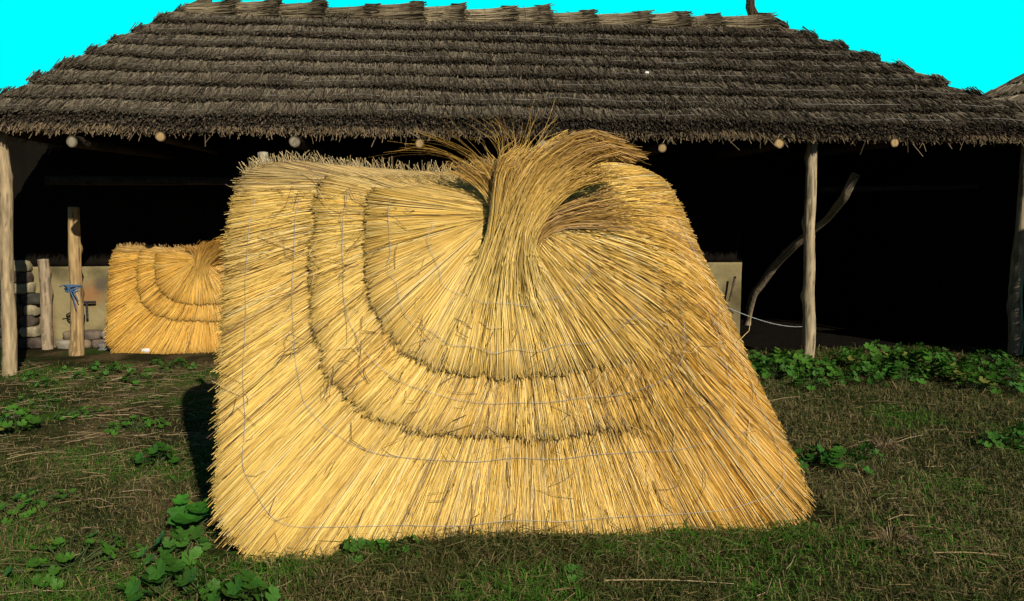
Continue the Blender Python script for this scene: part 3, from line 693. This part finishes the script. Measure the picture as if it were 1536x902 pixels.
# ------------------------------------------------------------ small things in and on the barn
bp_ = G(116, 533)
def rope():
    parts = []; cen = Bv(110, 432, float((bp_ - PA) @ NB)) * np.array([1, 1, 0])
    zc = Bv(108, 432, float((bp_ - PA) @ NB))[2]
    for k in range(4):
        a = np.linspace(0, 2 * math.pi, 24); r_ = .074 + .003 * k
        P = np.stack([cen[0] + r_ * np.cos(a), cen[1] + r_ * np.sin(a), zc + .012 * k - .02 + .02 * np.sin(a + k)], 1)
        parts.append(tubes(P[None], np.full((1, 24), .008), 6, np.ones((1, 3)) * .1))
    for dx, dz in ((.10, -.14), (.07, -.22), (-.09, .02)):
        p0 = np.array([cen[0] + .0, cen[1] - .085, zc]); p3 = p0 + np.array([dx, -.01, dz]); mid = (p0 + p3) / 2 + np.array([.02, -.03, .04])
        parts.append(tubes(bez(p0[None], mid[None], mid[None], p3[None], 10), np.full((1, 10), .006), 6, np.ones((1, 3)) * .1))
    v, q, c = join(parts); tag(mesh_np('rope', v, q, M_ROPE), 'blue rope knotted round the short post inside the barn', 'rope')
rope()
g = G(226, 527); tag(rock('white_scrap', g + np.array([0, -.12, .03]), .11, .07, .05, 5, (.8, .8, .78), M_WHITE), 'crumpled white scrap at the foot of the smaller straw panel', 'scrap')
g = G(175, 524); tag(rock('flat_stone', g + np.array([.02, .0, .03]), .42, .25, .10, 9, (.22, .21, .19)), 'flat grey stone on the ground between the short post and the smaller straw panel', 'stone')
pr = on_plane(np.array([970]), np.array([110]), Bp(0, WE, ZE), np.cross(E, (Bp(0, WR, ZR) - Bp(0, WE, ZE)) / np.linalg.norm(Bp(0, WR, ZR) - Bp(0, WE, ZE))), np.array([.095]))[0]
tag(rock('pebble', pr, .045, .04, .035, 3, (.8, .78, .7), M_WHITE), 'tiny white pebble lying on the barn thatch right of centre', 'pebble')
# slack cord from the panel's right edge to the post
def cord():
    a = on_plane(np.array([1092]), np.array([462]), O1, N1, np.array([.02]))[0]; b = Bv(1203, 490, -.05)
    m1 = a * .65 + b * .35 - Zv * .05; m2 = a * .3 + b * .7 - Zv * .04
    P = bez(a[None], m1[None], m2[None], b[None], 20); v, q, _ = tubes(P, np.full((1, 20), .003), 5)
    tag(mesh_np('cord', v, q, M_WIRE), 'thin grey cord slung from the right edge of the big panel to the barn post', 'cord')
cord()

# ------------------------------------------------------------ neighbouring hut behind at right
def hut():
    h = empty('thatched_hut', (12.6, 17, 0)); tag(h, 'dark thatched hut roof rising behind the right end of the barn', 'hut')
    cx, cy, re, ze, za = 12.6, 17., 6.0, 2.2, 5.35; nseg = 10
    th = np.linspace(0, 2 * math.pi, nseg + 1)
    apex = np.array([cx, cy, za])
    slopes = []
    for i in range(nseg):
        a = np.array([cx + re * math.cos(th[i]), cy + re * math.sin(th[i]), ze]); b = np.array([cx + re * math.cos(th[i + 1]), cy + re * math.sin(th[i + 1]), ze])
        mid = (th[i] + th[i + 1]) / 2; facing = math.sin(mid) < .5
        if facing:
            o, _ = thatch_slope('thatch_slope', a, b, apex, apex, h, 10, 260, thick=.11, rad=.009, fringe=False)
    n = 40; t2 = np.arange(n) * 2 * math.pi / n
    V = [apex - [0, 0, .03]] + [[cx + (re - .1) * math.cos(t), cy + (re - .1) * math.sin(t), ze] for t in t2]
    mesh_np('roof', np.array(V), [(0, i + 1, (i + 1) % n + 1) for i in range(n)], M_THATCH, h, np.tile([.07, .055, .036], (n + 1, 1)))
    V = [[cx + (re - .8) * math.cos(t), cy + (re - .8) * math.sin(t), z] for z in (-.05, ze + .35) for t in t2]
    mesh_np('wall', np.array(V), [(i, (i + 1) % n, (i + 1) % n + n, i + n) for i in range(n)], M_WALL, h, np.tile([.3, .25, .16], (2 * n, 1)), smooth=True)
hut()

# ------------------------------------------------------------ grass, litter
def inside_big(x, y):                                    # footprint of the big panel
    u = (x - b0m[0]) * em[0] + (y - b0m[1]) * em[1]; d = -(x - b0m[0]) * mmm[0] - (y - b0m[1]) * mmm[1]
    return (u > -.25) & (u < 2.75) & (d > .03) & (d < .5)
b0m, b1m = G(387, 838), G(1190, 797); em = (b1m - b0m) / np.linalg.norm(b1m - b0m); mmm = np.array([em[1], -em[0], 0])
def scatter(n, x0, x1, y0, y1, power):
    X = []; m = 0
    while m < n:
        x = rng.uniform(x0, x1, n * 3); y = rng.uniform(y0, y1, n * 3)
        keep = rng.random(n * 3) < np.clip((2.6 / np.maximum(np.hypot(x, y), 2.0)) ** power, 0, 1)
        keep &= ~inside_big(x, y)
        wdp = (x - PA[0]) * NB[0] + (y - PA[1]) * NB[1]; keep &= wdp < .5
        X.append(np.stack([x[keep], y[keep]], 1)); m += keep.sum()
    return np.concatenate(X)[:n]
def grass():
    n = 400000; p = scatter(n, -6.5, 6.5, 2.2, 9.0, 1.8)
    q = rng.random(16000)[:, None]; fr = b0m[:2] + (b1m - b0m)[:2] * (q * 1.06 - .03) + mmm[:2] * rng.uniform(-.02, .16, 16000)[:, None]; p = np.vstack([p, fr]); n = len(p); isf = np.arange(n) >= n - 16000; fq = np.r_[np.zeros(n - 16000), q[:, 0]]; x, y = p[:, 0], p[:, 1]
    left = np.clip((-x - 1.0) / 1.0, 0, 1) * np.clip((y - 4.2) / 1.0, 0, 1)
    dn = fbm(x * 1.5 + 7, y * 1.5 + 7, 3)
    keep = (rng.random(n) > left * .62 + np.clip((.42 - dn) * 3, 0, .5)) & ~(isf & (fq < .18))
    x, y, left, isf = x[keep], y[keep], left[keep], isf[keep]; n = len(x)
    tall = fbm(x * 2.4 + 61, y * 2.4 + 33, 3)
    L = rng.gamma(4, .0125, n) * (.45 + 1.1 * tall) * (1 - .35 * left) * np.where(isf, 1.35, 1); a = rng.uniform(0, 6.28, n)
    ln = np.clip(rng.normal(.9, .28, n), .15, 1.25)
    z = gz(x, y) - .004; bpt = np.stack([x, y, z], 1); d = np.stack([np.cos(a), np.sin(a), 0 * a], 1)
    m = bpt + d * (L * ln * .35)[:, None] + Zv * (L * .5)[:, None]; e_ = bpt + d * (L * ln)[:, None] + Zv * (L * (.85 - .45 * ln))[:, None] + np.stack([rng.normal(0, .2, n) * L, rng.normal(0, .2, n) * L, 0 * L], 1)
    wv = np.stack([-np.sin(a), np.cos(a), rng.normal(0, .5, n)], 1); wv /= np.linalg.norm(wv, axis=1, keepdims=True)
    wd = rng.uniform(.0008, .0018, n)[:, None] * (1 + .10 * y[:, None])
    V = np.stack([bpt - wv * wd, bpt + wv * wd, m - wv * wd * .9, m + wv * wd * .9, e_ - wv * wd * .15, e_ + wv * wd * .15], 1).reshape(-1, 3)
    i = np.arange(n)[:, None] * 6; Q = np.concatenate([i + np.array([[0, 1, 3, 2]]), i + np.array([[2, 3, 5, 4]])])
    t = rng.random(n)[:, None]; dry = rng.random(n)[:, None] < (.24 + .95 * np.clip(fbm(x * 1.1, y * 1.1 + 44, 4)[:, None] - .28, 0, .7))
    gr = np.array([.078, .100, .024]) * (.35 + 1.0 * t); dr = np.array([.27, .205, .09]) * (.35 + .8 * t)
    gb = np.clip((fbm(x * 1.7 + 80, y * 1.7 + 20, 3) - .50 + .04 * (x < -1)) * 8, 0, 1)[:, None]
    gr = gr * (1 - gb) + np.array([.065, .165, .016]) * (.6 + .6 * t) * gb
    c = np.where(dry, dr, gr); C6 = np.repeat(c, 6, 0)
    setting(mesh_np('grass', V, Q, M_GRASS, None, C6), 'stuff')
grass()
def litter():
    n = 9000; p = scatter(n, -6.5, 6.5, 2.4, 8.6, 1.2); x, y = p[:, 0], p[:, 1]
    left = np.clip((-x - .8) / 1.0, 0, 1); keep = rng.random(n) < .07 + .93 * left * np.clip((y - 3.6) / 1.5, .15, 1) * np.clip(fbm(x * 1.2, y * 2 + 11, 3) * 2.4 - .55, 0, 1)
    x, y = x[keep], y[keep]; n = len(x)
    L = rng.gamma(3, .04, n) + .03; a = rng.normal(0, .5, n) + np.where(rng.random(n) < .3, rng.uniform(0, 3.14, n), 0)
    z = gz(x, y) + rng.uniform(.012, .03, n)
    d = np.stack([np.cos(a), np.sin(a), rng.normal(0, .07, n)], 1)
    c0 = np.stack([x, y, z], 1); q = d * (L / 2)[:, None]; bend = np.stack([rng.normal(0, .05, n) * L, rng.normal(0, .12, n) * L, rng.uniform(0, .06, n) * L], 1)
    P = np.stack([c0 - q, c0 + bend, c0 + q], 1); t = rng.random(n)[:, None]
    c = np.array([.33, .23, .12]) * (.35 + .8 * t)
    v, qd, c3 = tubes(P, rng.uniform(.0011, .0024, n)[:, None] * np.ones((1, 3)), 3, c)
    setting(mesh_np('straw_litter', v, qd, M_STRAW, None, c3), 'stuff')
litter()
# a few long pale stalks one can pick out
for k, (xa, ya, xb, yb, lab) in enumerate([(1150, 607, 1200, 600, 'long pale stalk lying in the grass just right of the big panel'),
        (1090, 745, 1230, 760, None), (905, 882, 1100, 888, 'long pale stalk lying in the grass in the bottom foreground'), (1400, 842, 1510, 848, 'thin brown stalk in the grass at the bottom right'),
        (10, 697, 75, 687, 'pale stalk on the bare ground at the left edge'), (1340, 670, 1385, 660, 'short pale stalk beside the dry tuft on the right lawn')]):
    if lab is None: continue
    a, b = G(xa, ya), G(xb, yb); a[2] = gz(a[0], a[1]) + .03; b[2] = gz(b[0], b[1]) + .035; m_ = (a + b) / 2 + Zv * .012
    v, q, c = tubes(bez(a[None], m_[None], m_[None], b[None], 8), np.linspace(.0028, .0016, 8)[None], 5, np.array([[.36, .26, .13]]))
    tag(mesh_np('stalk', v, q, M_STRAW, None, c), lab, 'stalk')
def tuft(px, py, lab, n=240, R_=.09):
    g = G(px, py); g[2] = gz(g[0], g[1]); a = rng.uniform(0, 6.28, n); L = rng.uniform(.04, .14, n)
    d = np.stack([np.cos(a), np.sin(a), 0 * a], 1); p0 = g + d * (rng.random(n) * R_ * .5)[:, None]; p1 = p0 + d * (L * .4)[:, None] + Zv * (L * .45)[:, None]
    p2 = p0 + d * (L * .9)[:, None] + Zv * (L * rng.uniform(0, .5, n))[:, None] + rng.normal(0, .02, (n, 3)); p2[:, 2] = np.maximum(p2[:, 2], g[2] + .004)
    v, q, c = tubes(np.stack([p0, p1, p2], 1), np.full((n, 3), .0015), 3, np.array([.30, .20, .10]) * (.35 + .8 * rng.random(n))[:, None])
    tag(mesh_np('dry_tuft', v, q, M_STRAW, None, c), lab, 'dry tuft')
tuft(1325, 672, 'dry brown tuft on the right lawn between the panel and the frame edge', 110, .07); tuft(1335, 820, 'dry straw-coloured tuft in the grass at lower right', 80, .10)

# ------------------------------------------------------------ broad-leaved weeds
def leaf_mesh(cen, nrm, rad, tip, r):
    """one round, lobed, cupped leaf; returns verts and triangles"""
    n = 22; a = np.linspace(R(16), R(344), n); lob = 1 + .13 * np.cos(a * 7) + .03 * r.normal(0, 1, n)
    nrm = nrm / np.linalg.norm(nrm); ex = tip - nrm * (tip @ nrm); ex /= np.linalg.norm(ex) + 1e-9; ey = np.cross(nrm, ex)
    a2 = a + math.pi
    ring = cen + rad * lob[:, None] * (np.cos(a2)[:, None] * ex + np.sin(a2)[:, None] * ey) + nrm * (rad * (.16 + .10 * np.cos(a * 7)))[:, None]
    mid = cen + rad * .55 * (np.cos(a2)[:, None] * ex + np.sin(a2)[:, None] * ey) + nrm * (rad * (.06 + .05 * np.cos(a * 7)))[:, None]
    V = np.vstack([cen - ex * rad * .02, mid, ring]); T = []
    for i in range(n - 1):
        T += [(0, 1 + i, 2 + i), (1 + i, 1 + n + i, 2 + n + i), (1 + i, 2 + n + i, 2 + i)]
    return V, T
def weed_proto(seed, spread, height, nleaf, lr, colr):
    r = np.random.default_rng(seed); V = []; T = []; Cc = []; off = 0; st = []
    for i in range(nleaf):
        a = r.uniform(0, 6.28); rr = spread * math.sqrt(r.random()); hh = height * (1 - .55 * (rr / spread) ** 2) * r.uniform(.55, 1.05)
        c = np.array([rr * math.cos(a), rr * math.sin(a), hh]); out = np.array([math.cos(a), math.sin(a), 0])
        nrm = Zv + out * r.uniform(-.1, .9) + np.array([r.normal(0, .25), r.normal(-.25, .3), 0])
        rad = lr * r.uniform(.55, 1.15); v, t = leaf_mesh(c, nrm, rad, out + .01, r)
        V.append(v); T += [tuple(x + off for x in f) for f in t]; off += len(v)
        k = r.uniform(.6, 1.25); cc = np.array(colr) * k
        if r.random() < .05: cc = np.array([.16, .17, .03])
        Cc.append(np.tile(cc, (len(v), 1)))
        root = np.array([r.normal(0, .02), r.normal(0, .02), -.02])
        st.append(bez(root[None], (root + Zv * hh * .7)[None], (c - Zv * hh * .25)[None], c[None], 6)[0])
    st = np.array(st); sv, sq, scc = tubes(st, np.full(st.shape[:2], .0022), 4, np.tile([[.07, .10, .03]], (nleaf, 1)))
    root = empty('weed', (0, 0, 0))
    mesh_np('foliage', np.concatenate(V), T, M_LEAF, root, np.concatenate(Cc), smooth=True)
    mesh_np('stem', sv, sq, M_LEAF, root, scc)
    return root
G1 = (.050, .150, .016)
protos = [weed_proto(1, .17, .18, 30, .042, G1), weed_proto(2, .20, .24, 36, .046, (.065, .17, .018)), weed_proto(3, .13, .13, 26, .034, (.045, .14, .015)),
          weed_proto(4, .10, .10, 18, .030, (.06, .16, .02)), weed_proto(5, .11, .17, 9, .070, (.05, .19, .018)), weed_proto(6, .2, .06, 46, .018, (.06, .16, .016))]
used = set()
def copy_thing(root):
    r = root.copy(); COL.objects.link(r)
    for ch in list(root.children):
        c = ch.copy(); COL.objects.link(c); c.parent = r; c.matrix_parent_inverse = ch.matrix_parent_inverse.copy()
    return r
def weed(kind, px, py, scale, label, group=None):
    g = G(px, py)
    o = copy_thing(protos[kind]) if kind in used else protos[kind]; used.add(kind)
    o.location = (g[0], g[1], float(gz(g[0], g[1]))); o.rotation_euler = (0, 0, random.uniform(0, 6.28)); o.scale = (scale, scale, scale * random.uniform(.85, 1.15))
    tag(o, label, 'weed', group)
BK = ('green weed in the bank between the big panel and the right post', 'green weed in the thick bank just right of the right post', 'green weed in the bank at the right end of the open bay')
for k in range(62):                                      # bank at right
    x = 1122 + k * 6.95 + random.uniform(-6, 6); t = (x - 1125) / 411
    weed(random.choice([0, 1, 1, 0, 2, 2]), x, random.choice([543, 556, 572]) + 12 * t + random.uniform(-10, 10), random.uniform(.65, 1.05) * (1.08 if 1300 < x < 1400 or x < 1170 else .9), BK[0 if x < 1205 else 1 if x < 1380 else 2], ('weeds between panel and right post', 'weeds right of the right post', 'weeds at the right end of the bank')[0 if x < 1205 else 1 if x < 1380 else 2])
LB = 'low green weed in the row growing before the barn posts at left'
for x, y in [(48, 572), (70, 580), (95, 560), (118, 572), (140, 560), (150, 576), (168, 563), (190, 560), (205, 575), (222, 563), (245, 560), (268, 552), (290, 556), (235, 548)]:
    weed(random.choice([2, 3, 0]), x, y, random.uniform(.55, .85), LB, 'weeds in the row at left')
for kind, x, y, s, lab in [(1, 22, 648, .8, 'broad-leaved weed at the left edge of the grass'), (5, 125, 622, 1., 'flat creeping weed right of the weed at the left edge'),
    (2, 235, 700, 1.0, 'low weed beside the shadow of the big panel'), (4, 287, 800, 1.0, 'large-leaved mallow weed by the bottom left corner of the big panel'),
    (3, 262, 842, 1.3, 'small weed just below the large-leaved mallow'), (2, 240, 895, 1.1, 'leafy weed at the bottom edge left of the yellowing one'),
    (3, 300, 905, 1.3, 'weed at the bottom edge, second of the row left of the panel corner'), (2, 360, 915, 1.0, 'pale green weed on the bottom edge below the panel corner'),
    (3, 395, 925, 1.0, 'rightmost weed cut by the bottom edge of the photo'),
    (3, 535, 840, .9, 'leftmost weed growing against the foot of the big panel'), (4, 572, 838, .48, 'bright lobed weed in the middle of the clump at the panel foot'), (3, 612, 838, .9, 'rightmost weed of the clump at the foot of the big panel'),
    (3, 855, 868, .5, 'tiny single weed in the grass below the middle of the big panel'),
    (2, 1215, 700, 1.0, 'weed touching the right edge of the big panel'), (0, 1265, 706, .9, 'dark leafy weed right of the big panel'), (3, 1300, 690, .9, 'small weed left of the dry tuft'),
    (3, 1488, 672, 1.0, 'small bright weed near the right edge of the grass'), (2, 1530, 672, 1.0, 'weed cut off by the right edge of the photo'),
    (5, 60, 600, 1.0, 'flat creeping weed below the row before the barn'), (5, 200, 640, 1.2, 'mat of tiny leaves on the bare ground left of the shadow'), (5, 40, 760, 1.2, 'mat of tiny leaves in the lower left grass'), (5, 110, 850, 1.3, 'mat of tiny leaves at the bottom left')]:
    weed(kind, x, y, s, lab)

tuft(1425, 566, 'withered brown clump among the green weeds of the right bank', 160, .10)

# woven hurdle added out of view at right to shade the last post's foot
def hurdle():
    a = np.array([6.03, 6.67, 0]); b = np.array([8.3, 7.5, 0]); d = (b - a) / np.linalg.norm(b - a); L = float(np.linalg.norm(b - a)); nn = np.array([-d[1], d[0], 0])
    root = empty('shadow_hurdle', (a + b) / 2); tag(root, 'added woven hurdle fence out of view at right, shading the last post', 'fence')
    for k in range(6):
        p = a + d * (L * k / 5); pole('stake', [p - Zv * .1, p + Zv * 2.75], [.03, .022], M_WOOD, root, (.2, .15, .09), 0, 300 + k, sides=8, rings=14)
    n = 140; x = np.linspace(0, L, 26); z = np.linspace(.03, 2.55, n)
    P = a + d * x[None, :, None] + nn * (.035 * np.sin(x[None] / L * 5 * math.pi + math.pi * (np.arange(n)[:, None] % 2)))[..., None] + Zv * (z[:, None] + .008 * vnoise(x[None] * 3, z[:, None] * 40))[..., None]
    v, q, c = tubes(P, np.full((n, 26), .0145), 6, np.array([.17, .12, .07]) * rng.uniform(.5, 1.2, n)[:, None]); mesh_np('woven_rods', v, q, M_WOOD, root, c)
hurdle()
